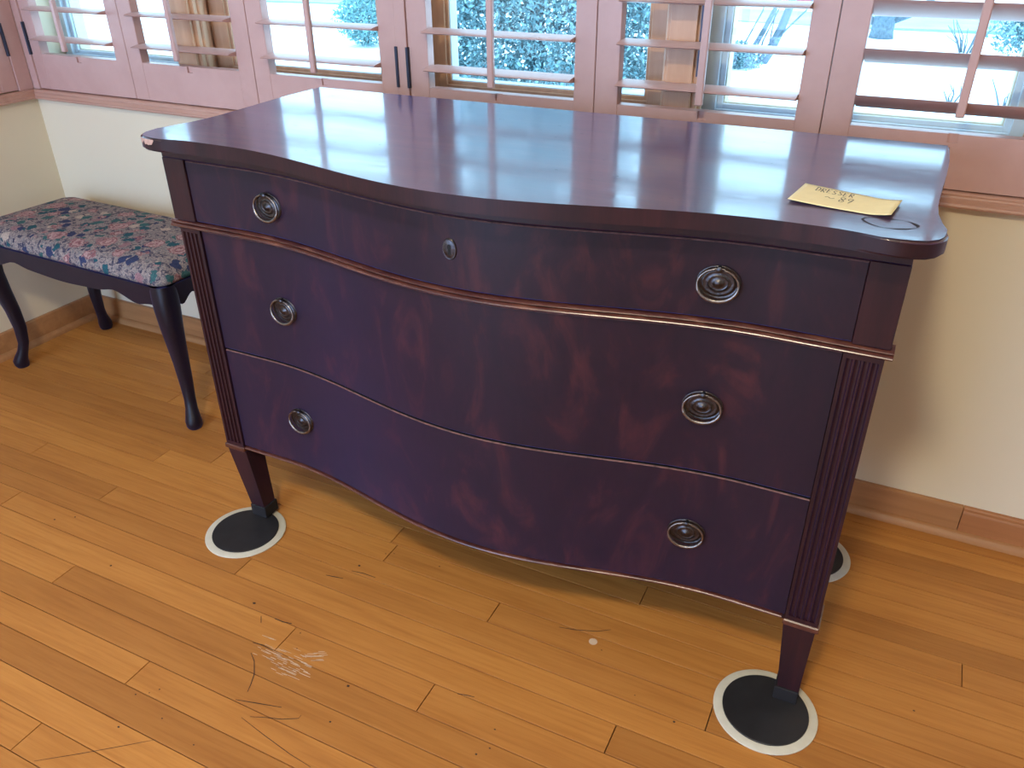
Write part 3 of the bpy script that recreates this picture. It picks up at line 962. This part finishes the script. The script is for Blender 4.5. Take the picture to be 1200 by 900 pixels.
apron('apron', .372, -.172, -.150); apron('apron', .372, .150, .172)
apron('apron', .150, -.394, -.372, True); apron('apron', .150, .372, .394, True)
for sx in (1, -1):
    for sy in (1, -1):
        secs = []
        for z, off, hw in ((.4185, .0, .030), (.39, .004, .0305), (.355, .008, .0295), (.31, .008, .0265), (.25, .002, .0225), (.19, -.005, .019), (.13, -.008, .0165), (.08, -.005, .0152), (.055, .001, .0158), (.038, .007, .0185), (.022, .012, .0215), (.008, .012, .0205), (0, .011, .017)):
            ox, oy = sx * (.364 + off), sy * (.142 + off); r = hw * (.75 if z > .1 else .95)
            secs.append([(ox + x, oy + y_, z) for x, y_ in rrect(hw, hw, r, 4)])
        lofted('leg', secs, M['benchwood'], B, True, 1.0)

# ------------------------------------------------------------------ outdoors
GZ = -.75


def snow_h(x, y):
    h = GZ + .02 * math.sin(.9 * x + .4) * math.sin(.7 * y)
    h += .10 * math.exp(-((x + 1.9) / 1.0) ** 2 - ((y - 10.9) / .7) ** 2)
    if y > 19.4: h -= min(1, (y - 19.4) / .8) * .27
    return h


gx = np.concatenate([np.linspace(-60, -14, 12), np.linspace(-12, 8, 50), np.linspace(10, 50, 12)]); gy = np.concatenate([np.linspace(.25, 30, 90), np.linspace(34, 90, 10)])
vs_ = [(x, y_, snow_h(x, y_)) for y_ in gy for x in gx]; nx = len(gx)
fs = [(j * nx + i, j * nx + i + 1, (j + 1) * nx + i + 1, (j + 1) * nx + i) for j in range(len(gy) - 1) for i in range(nx - 1)]
o = mesh('snowy_ground', vs_, fs, M['snow'], None, True); o['kind'] = 'structure'
gx2 = np.linspace(-60, -2.1, 30); gy2 = np.linspace(-25, 30, 40); nx = len(gx2)
vs_ = [(x, y_, GZ - .02) for y_ in gy2 for x in gx2]
fs = [(j * nx + i, j * nx + i + 1, (j + 1) * nx + i + 1, (j + 1) * nx + i) for j in range(len(gy2) - 1) for i in range(nx - 1)]
o = mesh('snowy_yard', vs_, fs, M['snow'], None, True); o['kind'] = 'structure'
sv = []; sf = []
xs = np.linspace(-40, 30, 60)
for i, x in enumerate(xs):
    wv = .12 * math.sin(x * 1.3)
    sv += [(x, 16.6 + wv, GZ - .1), (x, 16.6 + wv, GZ + .035), (x, 19.1 + wv, GZ + .035), (x, 19.1 + wv, GZ - .1)]
    if i:
        k = 4 * i
        sf += [(k - 4 + q, k + q, k + q + 1, k - 3 + q) for q in range(3)]
o = mesh('street', sv, sf, M['street'], None); o['kind'] = 'structure'


def foliage(name, ctr_, rad, n, size, mat, parent, seed, shell=.55, flat=0.5, zmin=0.02, fold=False):
    g = np.random.default_rng(seed)
    d = g.normal(size=(n, 3)); d /= np.linalg.norm(d, axis=1)[:, None]
    r = shell + (1 - shell) * g.random(n) ** .6
    lump = 1 + .16 * np.sin(5 * d[:, 0] + 3 * d[:, 2] + seed) * np.cos(4 * d[:, 1] - 2 * d[:, 2])
    P = d * (r * lump)[:, None] * np.array(rad) + np.array(ctr_)
    P[:, 2] = np.abs(P[:, 2]) + zmin if fold else np.maximum(P[:, 2], zmin)
    a = g.normal(size=(n, 3)); a /= np.linalg.norm(a, axis=1)[:, None]
    b = np.cross(a, g.normal(size=(n, 3))); b /= np.linalg.norm(b, axis=1)[:, None]
    s = size * (.6 + .8 * g.random(n))[:, None]
    V = np.stack([P - a * s, P - b * s * flat, P + a * s, P + b * s * flat], 1).reshape(-1, 3)
    me = bpy.data.meshes.new(name)
    me.from_pydata(V.tolist(), [], [(4 * i, 4 * i + 1, 4 * i + 2, 4 * i + 3) for i in range(n)])
    me.materials.append(mat)
    o = bpy.data.objects.new(name, me); put(o, parent); o['kind'] = 'stuff'; return o


def stems(name, lst, mat, parent, n=6):
    bm = bmesh.new()
    for pts, r0, r1 in lst:
        k = len(pts); tube(bm, pts, [r0 + (r1 - r0) * i / (k - 1) for i in range(k)], n)
    return from_bm(name, bm, mat, parent, True)


sh = thing('evergreen_shrub', 'tall frosted blue green evergreen outside the middle windows', 'shrub', (-4.45, 9.4, GZ))
stems('trunk', [([(0, 0, 0), (.05, 0, 1.8), (0, .05, 4.6)], .12, .03), ([(0, 0, .2), (.6, -.2, .9), (1.0, -.3, 1.5)], .05, .02), ([(0, 0, .2), (-.6, -.1, .9), (-1.1, -.2, 1.4)], .05, .02)], M['bark'], sh)
foliage('foliage', (0, 0, 1.0), (2.05, 1.25, 4.4), 90000, .034, M['juniper'], sh, 3, .55, .45, fold=True)
foliage('snow_clump', (0, -.05, 1.0), (2.05, 1.28, 4.4), 2200, .024, M['snow'], sh, 5, .85, .7, fold=True)
b2 = thing('pale_shrub', 'small pale shrub in the snow left of the large evergreen', 'shrub', (-8.35, 10.9, GZ))
stems('trunk', [([(0, 0, 0), (0, 0, .5)], .04, .02)], M['bark'], b2)
foliage('foliage', (0, 0, .42), (.55, .5, .45), 5000, .03, M['bush'], b2, 9, .3, .5)

t = thing('bare_tree', 'bare multi stemmed small tree in the snow outside, behind a low shrub', 'tree', (-1.75, 11.2, GZ))
stems('stem', [([(.05, 0, .0), (.18, 0, .22), (.30, .0, .55), (.42, 0, 1.0), (.5, 0, 1.8)], .085, .045)], M['bark'], t)
stems('stem', [([(-.12, 0, 0), (-.08, 0, .2), (.06, 0, .5), (.2, 0, .85), (.3, .1, 1.5)], .05, .025)], M['bark'], t)
stems('stem', [([(-.3, .05, .0), (-.2, .05, .3), (0, .05, .75), (.1, .05, 1.3)], .016, .008)], M['bark'], t)
stems('stem', [([(.0, .1, .0), (.05, .1, .35), (.22, .1, .8)], .018, .008)], M['bark'], t)
stems('stem', [([(.12, -.05, .27), (.35, -.05, .5), (.60, -.05, .78), (.8, 0, 1.2)], .02, .009)], M['bark'], t)
stems('stem', [([(.15, .05, .25), (.17, .05, .6), (.2, .05, 1.1)], .012, .006)], M['bark'], t)
low = thing('low_shrub', 'low dark shrub at the foot of the bare tree', 'shrub', (-1.92, 10.75, GZ))
stems('trunk', [([(0, 0, 0), (0, 0, .2)], .03, .02)], M['bark'], low)
foliage('foliage', (0, 0, .14), (.34, .3, .26), 3500, .022, M['juniper'], low, 21, .2, .5)
t = thing('street_tree', 'thick trunked tree far behind the tilted slats', 'tree', (-.36, 15.3, GZ))
stems('trunk', [([(0, 0, -.02), (.0, 0, .12), (.02, 0, .6), (0, 0, 2.6)], .22, .15)], M['bark'], t, 10)
stems('branch', [([(.0, 0, .25), (.45, 0, .42), (1.0, 0, .95)], .09, .04)], M['bark'], t)
stems('branch', [([(.0, 0, .2), (-.4, 0, .36), (-.9, 0, .85)], .08, .04)], M['bark'], t)
stems('branch', [([(0, 0, 1.6), (.6, .1, 2.6)], .06, .03)], M['bark'], t)


def twigs(x, y, n, h, sp, seed, label):
    r = thing('twig_shrub', label, 'shrub', (x, y, GZ), 0, 'twiggy shrubs in the snow'); g = random.Random(seed); L = []
    for k in range(n):
        a = g.uniform(-sp, sp); b = g.uniform(-sp, sp); hh = h * g.uniform(.5, 1)
        L.append(([(a * .2, b * .2, -.03), (a * .5 + g.uniform(-.05, .05), b * .5, hh * .5), (a + g.uniform(-.05, .05), b, hh)], .012, .005))
    stems('stem', L, M['bark'], r, 4)
    return r


twigs(1.0, 14.0, 16, .45, .35, 3, 'twiggy shrub in the far snow, left of the leafy clump at the right edge')
twigs(.87, 9.5, 5, .22, .12, 4, 'small clump of bare twigs poking from near snow, left of the tilt rod')
twigs(1.42, 9.6, 9, .34, .22, 5, 'small clump of bare twigs poking from near snow, at the right edge')
b3 = thing('leafy_shrub', 'dark leafy shrub in the snow at the right edge of the window', 'shrub', (1.75, 12.5, GZ))
stems('trunk', [([(0, 0, 0), (0, 0, .4)], .03, .02)], M['bark'], b3)
foliage('foliage', (0, 0, .5), (.55, .4, .38), 2600, .03, M['juniper'], b3, 31, .1, .5)

# red car parked across the street
car = thing('car', 'red car parked across the snowy street', 'car', (-2.6, 22.4, -1.02))
prof = [(-2.1, .28), (-2.15, .55), (-2.05, .78), (-1.25, .88), (-.75, 1.32), (.75, 1.36), (1.45, .92), (2.05, .86), (2.15, .6), (2.1, .28)]
bm = bmesh.new()
a = [bm.verts.new((x, -.85, z)) for x, z in prof]; b = [bm.verts.new((x, .85, z)) for x, z in prof]
for i in range(len(prof)):
    j = (i + 1) % len(prof); bm.faces.new((a[i], a[j], b[j], b[i]))
bm.faces.new(a[::-1]); bm.faces.new(b)
bmesh.ops.bevel(bm, geom=list(bm.edges), offset=.05, segments=2, affect='EDGES')
from_bm('body', bm, M['redpaint'], car, True, None, 0.6)
for x0_, x1_ in ((-.72, -.02), (.06, .76)):
    box('side_window', x0_, x1_, -.862, -.845, .92, 1.24, M['carglass'], car, .01)
for x in (-1.35, 1.35):
    for yy in (-.80, .80):
        bm = bmesh.new(); tube(bm, [(x, yy - .10, .32), (x, yy + .10, .32)], .32, 20)
        wl = from_bm('wheel', bm, M['tyre'], car)
        bm = bmesh.new(); sgn = -1 if yy < 0 else 1
        tube(bm, [(x, yy + sgn * .09, .32), (x, yy + sgn * .112, .32)], [.2, .17], 16)
        from_bm('hub_cap', bm, M['chrome'], wl)
